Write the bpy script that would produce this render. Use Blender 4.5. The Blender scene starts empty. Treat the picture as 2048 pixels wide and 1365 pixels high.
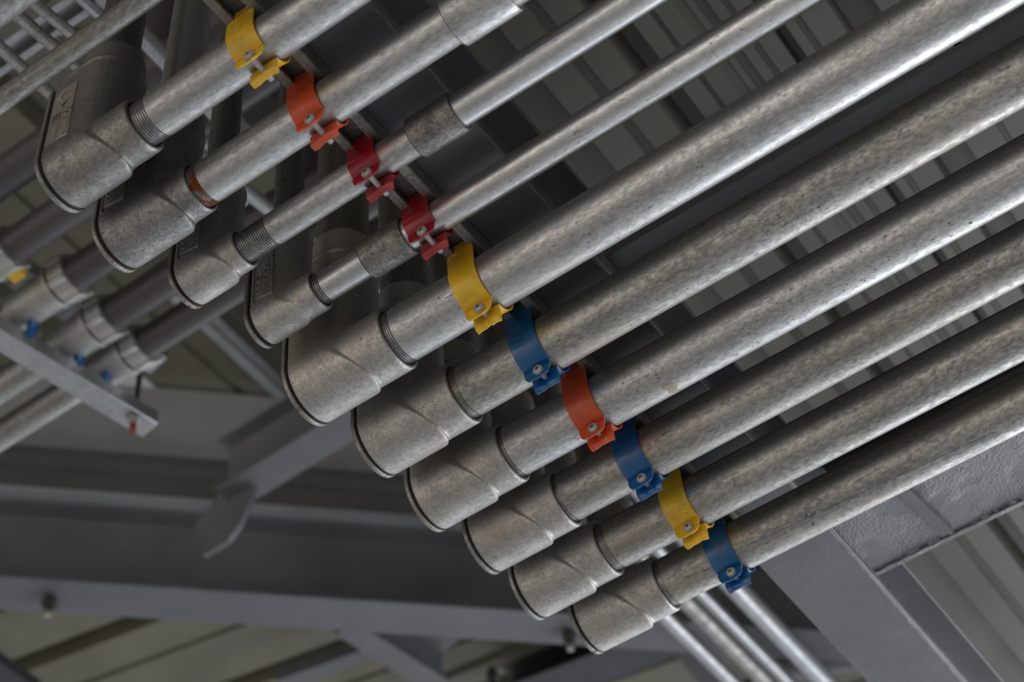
import bpy, bmesh, math, random
from mathutils import Vector, Matrix
random.seed(7)
PI = math.pi
sc = bpy.context.scene
C = sc.collection

# ------------------------------------------------------------------ camera
CZ = 1.6                       # eye height above the floor; heights below are metres above the eye unless CZ is added
F = 3613.0134                  # focal length in pixels of the 2048 px wide frame
R = [[0.81787446, 0.57117375, -0.06958383],
     [-0.47435459, 0.60085461, -0.64339836],
     [-0.32568249, 0.5592265, 0.76236254]]       # rows: camera right, camera down, camera forward in world axes
cam_d = bpy.data.cameras.new('camera')
cam = bpy.data.objects.new('camera', cam_d); C.objects.link(cam)
cam_d.sensor_width = 36.0
cam_d.lens = 36.0 * F / 2048.0
cam_d.clip_start = 0.05
right, down, fwd = (Vector(r) for r in R)
rot = Matrix((right, -down, -fwd)).transposed()
cam.matrix_world = Matrix.Translation((0, 0, CZ)) @ rot.to_4x4()
cam_d.dof.use_dof = True
cam_d.dof.focus_distance = 1.84
cam_d.dof.aperture_fstop = 5.0
sc.camera = cam

# ------------------------------------------------------------------ daylight coming in low from the open sides
world = bpy.data.worlds.new('world'); sc.world = world; world.use_nodes = True
nt = world.node_tree; nt.nodes.clear()
def N(t, **k):
    n = nt.nodes.new(t)
    for a, b in k.items(): setattr(n, a, b)
    return n
tc = N('ShaderNodeTexCoord'); sp = N('ShaderNodeSeparateXYZ')
nt.links.new(tc.outputs['Generated'], sp.inputs[0])
def ramp(src, stops, lo=-1.0, hi=1.0):
    m = N('ShaderNodeMapRange'); m.inputs['From Min'].default_value = lo; m.inputs['From Max'].default_value = hi
    nt.links.new(src, m.inputs['Value'])
    r = N('ShaderNodeValToRGB'); r.color_ramp.interpolation = 'EASE'
    els = r.color_ramp.elements
    while len(els) < len(stops): els.new(0.5)
    for e, (p, c) in zip(els, stops):
        e.position = (p - lo) / (hi - lo); e.color = (c[0], c[1], c[2], 1) if isinstance(c, tuple) else (c, c, c, 1)
    nt.links.new(m.outputs[0], r.inputs[0]); return r.outputs[0]
def mul(a, b):
    m = N('ShaderNodeMix', data_type='RGBA', blend_type='MULTIPLY'); m.inputs['Factor'].default_value = 1
    nt.links.new(a, m.inputs['A']); nt.links.new(b, m.inputs['B']); return m.outputs['Result']
elev = ramp(sp.outputs['Z'], [(-1.0, .35), (-.8, .35), (-.6, .41), (-.38, .73), (-.15, 1.0), (.1, .8), (.3, .35), (1.0, .15)])
side = ramp(sp.outputs['Y'], [(-1.0, (.80, .73, .66)), (-.75, (.64, .59, .54)), (-.35, (.44, .42, .39)), (.1, (.54, .54, .54)), (.5, (.82, .85, .88)), (1.0, (.90, .95, 1.02))])
along = ramp(sp.outputs['X'], [(-1.0, .28), (-.6, .38), (-.25, .74), (.0, 1.0), (.25, .75), (.6, .28), (1.0, .2)])
bg = N('ShaderNodeBackground'); bg.inputs['Strength'].default_value = 3.0
nt.links.new(mul(mul(elev, side), along), bg.inputs['Color'])
ow = N('ShaderNodeOutputWorld'); nt.links.new(bg.outputs[0], ow.inputs[0])

# the bright open side of the building beyond the last conduit, below the picture
ad = bpy.data.lights.new('open_side_daylight', 'AREA'); ad.shape = 'RECTANGLE'; ad.size = 4.4; ad.size_y = 1.3; ad.energy = 105; ad.color = (.93, .97, 1.0)
ao = bpy.data.objects.new('open_side_daylight', ad); C.objects.link(ao)
ao.location = (1.5, 4.0, CZ + .78)
ao.rotation_euler = Vector((-.10, -1.0, .16)).to_track_quat('-Z', 'Z').to_euler()

sc.view_settings.view_transform = 'Standard' 
sc.view_settings.look = 'None'
sc.view_settings.exposure = -0.34
sc.view_settings.gamma = 1.0
sc.view_settings.use_curve_mapping = False

# ------------------------------------------------------------------ placing helpers
def W(u, v, z=1.0):
    """point seen at pixel (u, v) of the photograph, at height z above the eye (returned with z in world height)"""
    d = [(u - 1024) / F, (v - 682.5) / F, 1.0]
    w = [sum(R[k][j] * d[k] for k in range(3)) for j in range(3)]
    return Vector((w[0] / w[2] * z, w[1] / w[2] * z, z + CZ))
def WY(u, v, y):
    """point seen at pixel (u, v) on the vertical plane at world y"""
    w = W(u, v); t = y / w.y
    return Vector((w.x * t, y, t + CZ))

class MB:
    def __init__(s): s.v = []; s.f = []
    def add(s, vs, fs):
        o = len(s.v); s.v += [Vector(p) for p in vs]; s.f += [tuple(i + o for i in f) for f in fs]; return s
    def box(s, lo, hi):
        x0, y0, z0 = lo; x1, y1, z1 = hi
        return s.add([(x0,y0,z0),(x1,y0,z0),(x1,y1,z0),(x0,y1,z0),(x0,y0,z1),(x1,y0,z1),(x1,y1,z1),(x0,y1,z1)],
                     [(0,3,2,1),(4,5,6,7),(0,1,5,4),(1,2,6,5),(2,3,7,6),(3,0,4,7)])
    def lathe(s, o, axis, prof, n=64, side=None, closed=False):
        """prof: list of (t along axis, radius)"""
        a = Vector(axis).normalized(); o = Vector(o)
        e1 = Vector(side) if side else (Vector((0,0,1)) if abs(a.z) < .9 else Vector((1,0,0)))
        e1 = (e1 - a * e1.dot(a)).normalized(); e2 = a.cross(e1)
        vs = []; fs = []
        for t, r in prof:
            for k in range(n):
                c, d = math.cos(2*PI*k/n), math.sin(2*PI*k/n)
                vs.append(o + a*t + (e1*c + e2*d)*max(r, 1e-6))
        m = len(prof)
        for i in range(m - 1 + (1 if closed else 0)):
            j = (i+1) % m
            for k in range(n):
                l = (k+1) % n
                fs.append((i*n+k, i*n+l, j*n+l, j*n+k))
        if not closed:
            if prof[0][1] > 1e-5: fs.append(tuple(reversed(range(n))))
            if prof[-1][1] > 1e-5: fs.append(tuple(range((m-1)*n, m*n)))
        return s.add(vs, fs)
    def tube(s, p, q, r, n=32, r2=None):
        p, q = Vector(p), Vector(q); L = (q-p).length
        return s.lathe(p, q-p, [(0, r), (L, r if r2 is None else r2)], n)
    def extrude(s, poly, p, q, ex, ey):
        """closed polygon poly of (a, b) in axes ex, ey swept from p to q"""
        n = len(poly); p, q, ex, ey = Vector(p), Vector(q), Vector(ex), Vector(ey)
        vs = [p + ex*a + ey*b for a, b in poly] + [q + ex*a + ey*b for a, b in poly]
        fs = [(i, (i+1) % n, n + (i+1) % n, n+i) for i in range(n)]
        fs += [tuple(reversed(range(n))), tuple(range(n, 2*n))]
        return s.add(vs, fs)
    def curve(s, pts, r, n=6):
        pts = [Vector(p) for p in pts]; vs = []; fs = []
        for i, p in enumerate(pts):
            t = (pts[min(i+1, len(pts)-1)] - pts[max(i-1, 0)]).normalized()
            e = Vector((0,0,1)) if abs(t.z) < .9 else Vector((1,0,0))
            e1 = (e - t*e.dot(t)).normalized(); e2 = t.cross(e1)
            vs += [p + (e1*math.cos(2*PI*k/n) + e2*math.sin(2*PI*k/n))*r for k in range(n)]
        for i in range(len(pts)-1):
            for k in range(n):
                l = (k+1) % n; fs.append((i*n+k, i*n+l, (i+1)*n+l, (i+1)*n+k))
        fs += [tuple(reversed(range(n))), tuple(range((len(pts)-1)*n, len(pts)*n))]
        return s.add(vs, fs)
    def build(s, name, mat, parent=None, angle=32, loc=None):
        """link as one mesh object; vertices are given in world space and stored about the parent's (or its own) origin"""
        if parent is not None: org = Vector(parent.matrix_basis.translation) if parent.parent is None else Vector(parent.matrix_basis.translation) + Vector(parent.parent.matrix_basis.translation)
        elif loc is not None: org = Vector(loc)
        else: org = sum(s.v, Vector()) / len(s.v)
        me = bpy.data.meshes.new(name); me.from_pydata([p - org for p in s.v], [], s.f)
        bm = bmesh.new(); bm.from_mesh(me); bmesh.ops.recalc_face_normals(bm, faces=bm.faces); bm.to_mesh(me); bm.free()
        me.polygons.foreach_set('use_smooth', [True]*len(me.polygons)); me.set_sharp_from_angle(angle=math.radians(angle))
        me.materials.append(mat)
        o = bpy.data.objects.new(name, me); C.objects.link(o)
        if parent is not None: o.parent = parent
        else: o.location = org
        return o
def tag(o, label, cat=None, group=None, kind=None):
    if label: o['label'] = label
    if cat: o['category'] = cat
    if group: o['group'] = group
    if kind: o['kind'] = kind
    return o
def root(name, loc, label, cat, group=None):
    o = bpy.data.objects.new(name, None); C.objects.link(o); o.location = loc; o.empty_display_size = .02
    return tag(o, label, cat, group)
def bevel(o, w, seg=2):
    m = o.modifiers.new('bevel', 'BEVEL'); m.width = w; m.segments = seg; m.limit_method = 'ANGLE'; m.angle_limit = math.radians(40); return o

# ------------------------------------------------------------------ materials
def material(name):
    m = bpy.data.materials.new(name); m.use_nodes = True; t = m.node_tree; t.nodes.clear()
    out = t.nodes.new('ShaderNodeOutputMaterial'); b = t.nodes.new('ShaderNodeBsdfPrincipled'); t.links.new(b.outputs[0], out.inputs[0])
    return m, t, b
class G:
    """small node-writing helper"""
    def __init__(s, t): s.t = t
    def n(s, k, **a):
        x = s.t.nodes.new(k)
        for p, q in a.items(): setattr(x, p, q)
        return x
    def l(s, a, b): s.t.links.new(a, b)
    def vec(s, scale=(1,1,1), shift=0.0):
        tc = s.n('ShaderNodeTexCoord'); oi = s.n('ShaderNodeObjectInfo')
        mm = s.n('ShaderNodeMath', operation='MULTIPLY'); s.l(oi.outputs['Random'], mm.inputs[0]); mm.inputs[1].default_value = 9.0
        ad = s.n('ShaderNodeMath', operation='ADD'); s.l(mm.outputs[0], ad.inputs[0]); ad.inputs[1].default_value = shift
        va = s.n('ShaderNodeVectorMath', operation='ADD'); s.l(tc.outputs['Object'], va.inputs[0]); s.l(ad.outputs[0], va.inputs[1])
        mp = s.n('ShaderNodeMapping'); mp.inputs['Scale'].default_value = scale; s.l(va.outputs[0], mp.inputs[0]); return mp.outputs[0]
    def noise(s, v, scale, detail=4, rough=.55, dist=0):
        x = s.n('ShaderNodeTexNoise'); x.inputs['Scale'].default_value = scale; x.inputs['Detail'].default_value = detail
        x.inputs['Roughness'].default_value = rough; x.inputs['Distortion'].default_value = dist; s.l(v, x.inputs['Vector']); return x.outputs['Fac']
    def rng(s, f, a, b, c=0.0, d=1.0, smooth=True):
        x = s.n('ShaderNodeMapRange'); x.interpolation_type = 'SMOOTHSTEP' if smooth else 'LINEAR'
        for k, q in (('From Min', a), ('From Max', b), ('To Min', c), ('To Max', d)): x.inputs[k].default_value = q
        s.l(f, x.inputs['Value']); return x.outputs[0]
    def mix(s, f, a, b):
        x = s.n('ShaderNodeMix', data_type='RGBA')
        if isinstance(f, float): x.inputs['Factor'].default_value = f
        else: s.l(f, x.inputs['Factor'])
        for k, q in (('A', a), ('B', b)):
            if isinstance(q, tuple): x.inputs[k].default_value = (*q, 1)
            else: s.l(q, x.inputs[k])
        return x.outputs['Result']
    def m(s, op, a, b):
        x = s.n('ShaderNodeMath', operation=op)
        for i, q in enumerate((a, b)):
            if isinstance(q, (int, float)): x.inputs[i].default_value = q
            else: s.l(q, x.inputs[i])
        return x.outputs[0]
    def bump(s, h, strength, dist, b):
        x = s.n('ShaderNodeBump'); x.inputs['Strength'].default_value = strength; x.inputs['Distance'].default_value = dist
        s.l(h, x.inputs['Height']); s.l(x.outputs[0], b.inputs['Normal'])

def galv(name, dark, light, rough=(.30, .48), specks=.5, warm=.3, axis='x', bump=.25, metal=.9, rust=None):
    m, t, b = material(name); g = G(t)
    st = {'x': (.25, 1, 1), 'z': (1, 1, .25), 'n': (1, 1, 1)}[axis]
    fine = {'x': (.06, 1, 1), 'z': (1, 1, .06), 'n': (1, 1, 1)}[axis]
    big = g.noise(g.vec({'x': (.12,1,1), 'z': (1,1,.12), 'n': (1,1,1)}[axis]), 55, 5, .6); mid = g.noise(g.vec({'x': (.5,1,1), 'z': (1,1,.5), 'n': (1,1,1)}[axis], 3), 260, 4, .65); grain = g.noise(g.vec((1,1,1), 5), 900, 3, .6)
    streak = g.noise(g.vec(fine, 7), 420, 3, .6)
    mott = g.m('ADD', g.m('MULTIPLY', big, .4), g.m('MULTIPLY', mid, .6))
    col = g.mix(g.rng(mott, .36, .64), dark, light)
    col = g.mix(g.m('MULTIPLY', g.rng(g.noise(g.vec(st, 2), 16, 3), .5, .72), warm), col, (light[0]*.78, light[1]*.69, light[2]*.58))
    col = g.mix(g.m('MULTIPLY', g.rng(grain, .52, .75), .45), col, (dark[0]*.45, dark[1]*.42, dark[2]*.38))
    col = g.mix(g.m('MULTIPLY', g.rng(streak, .60, .78), .35), col, (dark[0]*.6, dark[1]*.6, dark[2]*.6))
    # pits and grime specks gather in patches
    patch = g.rng(g.noise(g.vec(st, 11), 22, 2), .48, .66)
    spk = g.rng(g.noise(g.vec((.55,1,1) if axis == 'x' else (1,1,1), 13), 330, 3, .65), .66 - .06*specks, .70 - .05*specks)
    spk = g.m('MULTIPLY', spk, g.m('ADD', g.m('MULTIPLY', patch, .85), .15*specks))
    col = g.mix(g.m('MULTIPLY', spk, .85), col, (.05, .042, .034))
    if rust:
        rr = g.rng(g.noise(g.vec((1,1,1), 17), rust[0], 3, .6), rust[1], rust[1]+.05)
        col = g.mix(rr, col, (.20, .055, .012)); spk = g.m('MAXIMUM', spk, rr)
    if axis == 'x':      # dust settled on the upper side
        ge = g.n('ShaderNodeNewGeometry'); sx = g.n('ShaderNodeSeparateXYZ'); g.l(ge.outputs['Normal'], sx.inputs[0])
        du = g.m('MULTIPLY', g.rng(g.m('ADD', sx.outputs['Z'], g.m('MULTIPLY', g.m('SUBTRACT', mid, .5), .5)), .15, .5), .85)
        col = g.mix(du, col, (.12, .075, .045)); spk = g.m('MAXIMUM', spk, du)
    g.l(col, b.inputs['Base Color'])
    g.l(g.m('MULTIPLY', g.m('SUBTRACT', 1.0, spk), metal), b.inputs['Metallic'])
    g.l(g.m('ADD', g.rng(mott, .36, .64, rough[1]+.03, rough[0]-.02), g.m('MULTIPLY', spk, .3)), b.inputs['Roughness'])
    g.bump(g.m('ADD', g.m('MULTIPLY', mid, .2), g.m('MULTIPLY', grain, .8)), bump, .0004, b)
    return m
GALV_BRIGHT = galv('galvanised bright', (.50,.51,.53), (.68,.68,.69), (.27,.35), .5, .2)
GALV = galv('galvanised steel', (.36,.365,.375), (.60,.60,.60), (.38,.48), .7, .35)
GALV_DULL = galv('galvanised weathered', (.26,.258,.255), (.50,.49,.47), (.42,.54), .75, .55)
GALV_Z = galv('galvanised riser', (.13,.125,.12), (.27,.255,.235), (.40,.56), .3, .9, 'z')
CAST = galv('cast body', (.38,.37,.36), (.56,.54,.52), (.42,.56), .5, .5, 'n', .8, .8)
CAST_DARK = galv('weathered coupling', (.16,.155,.15), (.33,.315,.30), (.42,.58), .8, .8, 'n', .6, .85)
THREAD = galv('threads', (.26,.26,.27), (.48,.47,.46), (.30,.45), .3, .6, 'n', .2, .85, (110, .66))
THREAD_RUST = galv('rusty threads', (.26,.25,.24), (.48,.46,.44), (.34,.5), .3, .8, 'n', .2, .7, (30, .505))
COVERM = galv('cover plate', (.25,.245,.235), (.42,.40,.385), (.42,.58), .7, .8, 'n', .5, .8, (48, .63))
STRUT = galv('strut steel', (.22,.215,.21), (.36,.35,.34), (.46,.62), .4, .6, 'n', .3, .7)
SCREW = galv('screw metal', (.40,.40,.40), (.52,.52,.51), (.45,.6), .8, .3, 'n', .2, .35)
ZINC = galv('zinc hardware', (.42,.42,.42), (.58,.57,.56), (.42,.58), .6, .3, 'n', .2, .7)
FARGALV = galv('far galvanised', (.36,.37,.39), (.56,.57,.60), (.34,.46), .3, .3, 'n', .1)

def paint(name, col, rough=.38, chips=.5, dirt=.4, tan=(.26,.18,.10), coat=.15):
    m, t, b = material(name); g = G(t)
    c = g.mix(g.rng(g.noise(g.vec(), 60, 4), .35, .65), tuple(x*.86 for x in col), tuple(min(1, x*1.08) for x in col))
    dm = g.m('MULTIPLY', g.rng(g.noise(g.vec((1,1,1), 4), 45, 4, .6), .50, .70), dirt)
    c = g.mix(dm, c, tan)
    sp = g.rng(g.noise(g.vec((1,1,1), 8), 420, 2, .5), .70, .73); c = g.mix(g.m('MULTIPLY', sp, .8), c, (.05,.04,.03))
    ch = g.m('MULTIPLY', g.rng(g.noise(g.vec((1,1,1), 2), 170, 3, .6), .735 - .02*chips, .745 - .02*chips), 1.0)
    c = g.mix(ch, c, (.30,.29,.28))
    g.l(c, b.inputs['Base Color']); g.l(g.m('ADD', g.m('MULTIPLY', dm, .35), rough), b.inputs['Roughness'])
    b.inputs['Coat Weight'].default_value = coat; b.inputs['Coat Roughness'].default_value = .2
    g.bump(g.m('SUBTRACT', g.noise(g.vec((1,1,1), 3), 140, 3), g.m('MULTIPLY', ch, .5)), .25, .0008, b)
    return m
YELLOW = paint('yellow paint', (.80,.49,.018), .38, .5, .15)
ORANGE = paint('orange paint', (.66,.085,.02), .38, .5, .25)
RED = paint('dark red paint', (.34,.002,.012), .30, .5, .45, (.22,.08,.05), .2)
BLUE = paint('blue paint', (.001,.105,.31), .26, .2, .2, (.09,.12,.16), .4)

def steel_paint(name, col, rough=.42, bump=.5, fine=500, bd=.0015, gloss=.5):
    m, t, b = material(name); g = G(t)
    c = g.mix(g.rng(g.noise(g.vec(), 5, 4), .35, .65), tuple(x*.9 for x in col), tuple(x*1.08 for x in col))
    g.l(c, b.inputs['Base Color']); b.inputs['Specular IOR Level'].default_value = gloss
    g.l(g.rng(g.noise(g.vec((1,1,1), 3), 9, 3), .3, .7, rough*.85, rough*1.2), b.inputs['Roughness'])
    h = g.m('MULTIPLY', g.noise(g.vec((1,1,1), 5), fine, 3, .55), g.rng(g.noise(g.vec((1,1,1), 9), 14, 2), .42, .6, .15, 1.0))
    g.bump(h, bump, bd, b)
    return m
BEAM = steel_paint('grey beam paint', (.135,.138,.155), .33, .3, 230, .0015, .6)
BEAM_ROUGH = steel_paint('grey lumpy beam paint', (.175,.18,.20), .32, 1.0, 380, .0030, .7)
BEAM_FAR = steel_paint('far beam paint', (.16,.165,.188), .45, .1)
BEAM_DARK = steel_paint('dark steel', (.05,.052,.06), .45, .1)
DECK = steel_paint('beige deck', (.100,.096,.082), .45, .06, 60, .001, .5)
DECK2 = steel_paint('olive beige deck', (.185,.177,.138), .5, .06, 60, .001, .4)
SIDING_LIT = steel_paint('lit grey siding', (.29,.295,.295), .5, .05)  # paler copy of the siding grey, light from below put into its colour
PALE = steel_paint('pale bluish paint', (.36,.38,.42), .45, .05)
SIDING = steel_paint('grey siding', (.14,.145,.15), .5, .06, 60, .001, .4)
COATED = steel_paint('plum grey coated pipe', (.075,.066,.07), .42, .1, 200, .0005, .5)
RUBBER = steel_paint('black gasket', (.012,.012,.013), .7, .1)
DARKBOLT = steel_paint('dark bolt', (.05,.048,.045), .5, .2)
RUST = steel_paint('rust red tip', (.25,.055,.02), .7, .3)
TAPE = steel_paint('tape scrap', (.42,.35,.25), .7, .2)
GROOVE = steel_paint('engraved line', (.05,.04,.035), .6, .1)
BLUEINK = steel_paint('blue chalk', (.02,.10,.22), .7, .1)
BLACKINK = steel_paint('black ink', (.012,.011,.02), .6, .1)

# ------------------------------------------------------------------ the conduit row
S = 1.469
_u = [0.42813483,0.48665046,0.54434605,0.60444535,0.66602097,0.73726269,0.80801245,0.87429355,0.94124084,1.00644474]
PY = [None] + [a*S for a in _u]
_r = [0.734,0.7213,0.5521,0.5468,1,1,1,.98,.985,.985]
PR = [None] + [a*0.020518*S for a in _r]
PZ = [None] + [S - r for r in PR[1:]]
MOUTH = [None, -.7365,-.7430,-.7597,-.7343,-.7048,-.6960,-.7050,-.6989,-.7055,-.6853]
COVER = [None, -.8463,-.8560,-.8400,-.8180,-.8290,-.8190,-.8260,-.8180,-.8220,-.8020]
RX    = [None, -.7950,-.7900,-.8035,-.7832,-.7787,-.7680,-.7760,-.7680,-.7740,-.7560]
RH    = [None, .0285,.0265,.0222,.0218,.0362,.0362,.0360,.0356,.0356,.0356]   # hub radius
RB    = [None, .0335,.0325,.0265,.0240,.0398,.0402,.0396,.0393,.0396,.0396]   # body half width
FX    = [None, .0325,.0290,.0300,.0300,.0400,.0400,.0400,.0395,.0395,.0395]   # body depth in front of the riser
HT    = [None, .131,.135,.125,.120,.165,.165,.165,.163,.163,.163]             # body height above the pipe axis
ORD = ['first','second','third','fourth','fifth','sixth','seventh','eighth','ninth','tenth']
CLAMPCOL = [None,'yellow','orange','dark red','dark red','yellow','blue','orange','blue','yellow','blue']
CM = {'yellow': YELLOW, 'orange': ORANGE, 'dark red': RED, 'blue': BLUE}
# what each pipe's clamp is called, so labels can point at it
CLN = [None,'topmost yellow clamp','upper orange clamp','upper dark red clamp','lower dark red clamp with the yellow clamp below it',
       'large middle yellow clamp','uppermost blue clamp','lower orange clamp','middle blue clamp','lowest yellow clamp','lowest blue clamp']

def thread_prof(x0, x1, r, pitch=.0026, depth=.0014):
    out = [(x0, r - depth)]; n = max(1, int(round((x1-x0)/pitch))); p = (x1-x0)/n
    for k in range(n):
        a = x0 + k*p
        out += [(a + .15*p, r), (a + .45*p, r), (a + .6*p, r - depth), (a + p*.98, r - depth)]
    return out

THR = [None, .017, .010, .036, .0075, .008, .0075, .0045, .004, .0095, .0065]     # visible thread beside each hub
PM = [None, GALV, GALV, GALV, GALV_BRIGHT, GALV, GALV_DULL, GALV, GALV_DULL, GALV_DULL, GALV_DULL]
X1 = .62
PIPELAB = [None,
 'galvanised conduit held by the topmost yellow clamp',
 'galvanised conduit held by the upper orange clamp, with a fat coupling at the top edge',
 'galvanised conduit held by the upper dark red clamp, stepping up to a wider shiny length',
 'thin shiny conduit held by the lower dark red clamp',
 'thick bright conduit held by the large middle yellow clamp',
 'thick mottled conduit held by the uppermost blue clamp, just below the middle yellow one',
 'thick conduit held by the lower orange clamp, with a scrap of tan tape',
 'thick weathered conduit held by the middle blue clamp, marked with small scribed strokes',
 'thick weathered conduit held by the lowest yellow clamp',
 'bottom thick conduit of the row, marked with a thin blue chalk line']
def lathe_x(mb, i, prof, n=72): return mb.lathe((0, PY[i], PZ[i]+CZ), (1,0,0), prof, n)
pipes = [None]
for i in range(1, 11):
    r = PR[i]; m = MOUTH[i]; t1 = m + THR[i]
    o = root('conduit_pipe', (m, PY[i], PZ[i]+CZ), PIPELAB[i], 'pipe', 'galvanised conduits of the clamped row')
    pipes.append(o)
    end = X1
    if i == 3:
        # narrow length, sleeve, then the wider bright length
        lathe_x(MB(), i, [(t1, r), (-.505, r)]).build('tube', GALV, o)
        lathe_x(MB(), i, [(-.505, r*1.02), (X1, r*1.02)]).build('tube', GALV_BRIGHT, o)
        cp = lathe_x(MB(), i, [(-.5480, r*1.0), (-.5480, r+.0030), (-.5465, r+.0042), (-.5000, r+.0048), (-.4965, r+.0040), (-.4958, r+.0028), (-.4966, r+.0010)]).build('coupling', CAST_DARK, o)
        gl = MB()
        for dx, dz in ((0, 0), (.0, .0045)):
            a0 = math.radians(222) + dz*90
            gl.curve([(-.529 + k*.004, PY[i] + math.sin(a0 - PI)*-(r+.0046)*-1, PZ[i]+CZ - math.cos(a0 - PI)*(r+.0046)) for k in range(6)], .0003, 4)
        gl.build('scribed_mark', GROOVE, cp)
    elif i == 4:
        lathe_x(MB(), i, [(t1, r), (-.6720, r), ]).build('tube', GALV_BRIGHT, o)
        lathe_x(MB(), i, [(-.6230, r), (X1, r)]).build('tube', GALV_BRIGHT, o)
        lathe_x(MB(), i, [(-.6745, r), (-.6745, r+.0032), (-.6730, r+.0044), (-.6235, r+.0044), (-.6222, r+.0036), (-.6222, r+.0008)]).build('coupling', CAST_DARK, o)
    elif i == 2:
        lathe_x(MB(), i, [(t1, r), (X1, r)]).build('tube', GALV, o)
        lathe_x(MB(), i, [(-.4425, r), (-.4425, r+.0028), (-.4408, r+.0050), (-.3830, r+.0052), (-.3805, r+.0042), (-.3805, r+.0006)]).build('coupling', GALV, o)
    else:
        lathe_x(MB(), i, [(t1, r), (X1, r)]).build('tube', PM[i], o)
    th = lathe_x(MB(), i, [(m-.012, r-.001)] + thread_prof(m-.010, t1, r-.0002) + [(t1+.0002, r-.0003)], 64)
    th.build('thread', THREAD_RUST if i in (2,) else THREAD, o, angle=20)
# scrap of tape on the seventh pipe and chalk/ink marks: on the pipe's own surface
def on_pipe(i, u, v, lift=.0003):
    """front surface point of pipe i seen at a pixel"""
    w = W(u, v); d = Vector((w.x, w.y, w.z - CZ)).normalized()
    c = Vector((0, PY[i], PZ[i])); a = d.y*d.y + d.z*d.z; rr = PR[i] + lift
    bq = -(d.y*c.y + d.z*c.z); cq = c.y**2 + c.z**2 - rr*rr; disc = max(0, bq*bq - a*cq)
    t = (-bq - math.sqrt(disc)) / a
    return Vector((d.x*t, d.y*t, d.z*t + CZ))
def patch_on(i, pts, mat, name, n=6):
    cx = sum(p[0] for p in pts)/len(pts); cy = sum(p[1] for p in pts)/len(pts)
    mb = MB(); vs = [on_pipe(i, cx, cy)]; fs = []; L = len(pts)
    for k in range(1, n+1):
        vs += [on_pipe(i, cx + (p[0]-cx)*k/n, cy + (p[1]-cy)*k/n) for p in pts]
    for q in range(L): fs.append((0, 1+q, 1+(q+1) % L))
    for k in range(n-1):
        for q in range(L): fs.append((1+k*L+q, 1+(k+1)*L+q, 1+(k+1)*L+(q+1) % L, 1+k*L+(q+1) % L))
    mb.add(vs, fs); return mb.build(name, mat, pipes[i])
patch_on(7, [(1322,778),(1333,770),(1345,766),(1354,773),(1360,781),(1352,787),(1338,787)], TAPE, 'tape_scrap')
def dashed(i, pts, rad, keep=.8):
    """one continuous hair-thin line whose thickness swells at the dashes"""
    vs = []; fs = []; n = 4
    P = [on_pipe(i, *p, 0) for p in pts]; L = len(P)
    for k, p in enumerate(P):
        t = (P[min(k+1, L-1)] - P[max(k-1, 0)]).normalized(); e1 = (Vector((0,0,1)) - t*t.z).normalized(); e2 = t.cross(e1)
        rr = rad if random.random() < keep else rad*.08
        vs += [p + (e1*math.cos(q*PI/2) + e2*math.sin(q*PI/2))*rr for q in range(n)]
    for k in range(L-1):
        for q in range(n): fs.append((k*n+q, k*n+(q+1) % n, (k+1)*n+(q+1) % n, (k+1)*n+q))
    fs += [(3,2,1,0), tuple(range((L-1)*n, L*n))]
    return MB().add(vs, fs)
ch = dashed(10, [(1368 + k*2.6, (1159 - (k*2.6)*.43 if 1368+k*2.6 < 1440 else 1098 - (1368+k*2.6-1480)*.458) + random.uniform(-1.1, 1.1)) for k in range(240) if not 1428 < 1368+k*2.6 < 1478], .0004, .8)
ch.build('chalk_line', BLUEINK, pipes[10])
for pts in (((1612,1034),(1614,1029)), ((1624,1045),(1627,1049),(1626,1053))):
    MB().curve([on_pipe(10, *p, 0) for p in pts], .0006, 5).build('ink_mark', BLACKINK, pipes[10])
dashed(4, [(1126 + k*2.2, 289 - k*1.02 + random.uniform(-.8,.8)) for k in range(27)], .0003, .6).build('chalk_line', BLUEINK, pipes[4])
def scribe(i, pts, rad, mat=None, name='scribed_mark'): MB().curve([on_pipe(i, *p, 0) for p in pts], rad, 4).build(name, mat or GROOVE, pipes[i])
scribe(8, [(1289,895),(1296,891),(1303,887)], .0003); scribe(8, [(1324,872),(1340,862),(1341,860),(1325,870),(1324,872)], .0003); scribe(8, [(1308,884),(1316,880)], .0004)
scribe(9, [(1463,956),(1469,960),(1470,968),(1468,976)], .0004, BLACKINK, 'ink_mark')
scribe(5, [(1450,278),(1470,267),(1494,254)], .0002); scribe(5, [(888,598),(905,589)], .0004); scribe(5, [(926,640),(931,645)], .0003)

# two further pipes of the same row at the top left
o = root('conduit_pipe', (-.9, .534, S-.0107+CZ), 'thin grey conduit crossing the top left corner in front of the first elbow', 'pipe', 'galvanised conduits of the clamped row')
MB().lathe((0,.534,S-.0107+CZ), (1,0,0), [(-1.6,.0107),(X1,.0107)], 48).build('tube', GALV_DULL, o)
o = root('conduit_pipe', (-.9, .4526, S-.0217+CZ), 'conduit just entering the very top left corner of the picture', 'pipe', 'galvanised conduits of the clamped row')
MB().lathe((0,.4526,S-.0217+CZ), (1,0,0), [(-1.6,.0217),(X1,.0217)], 48).build('tube', GALV_DULL, o)

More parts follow.
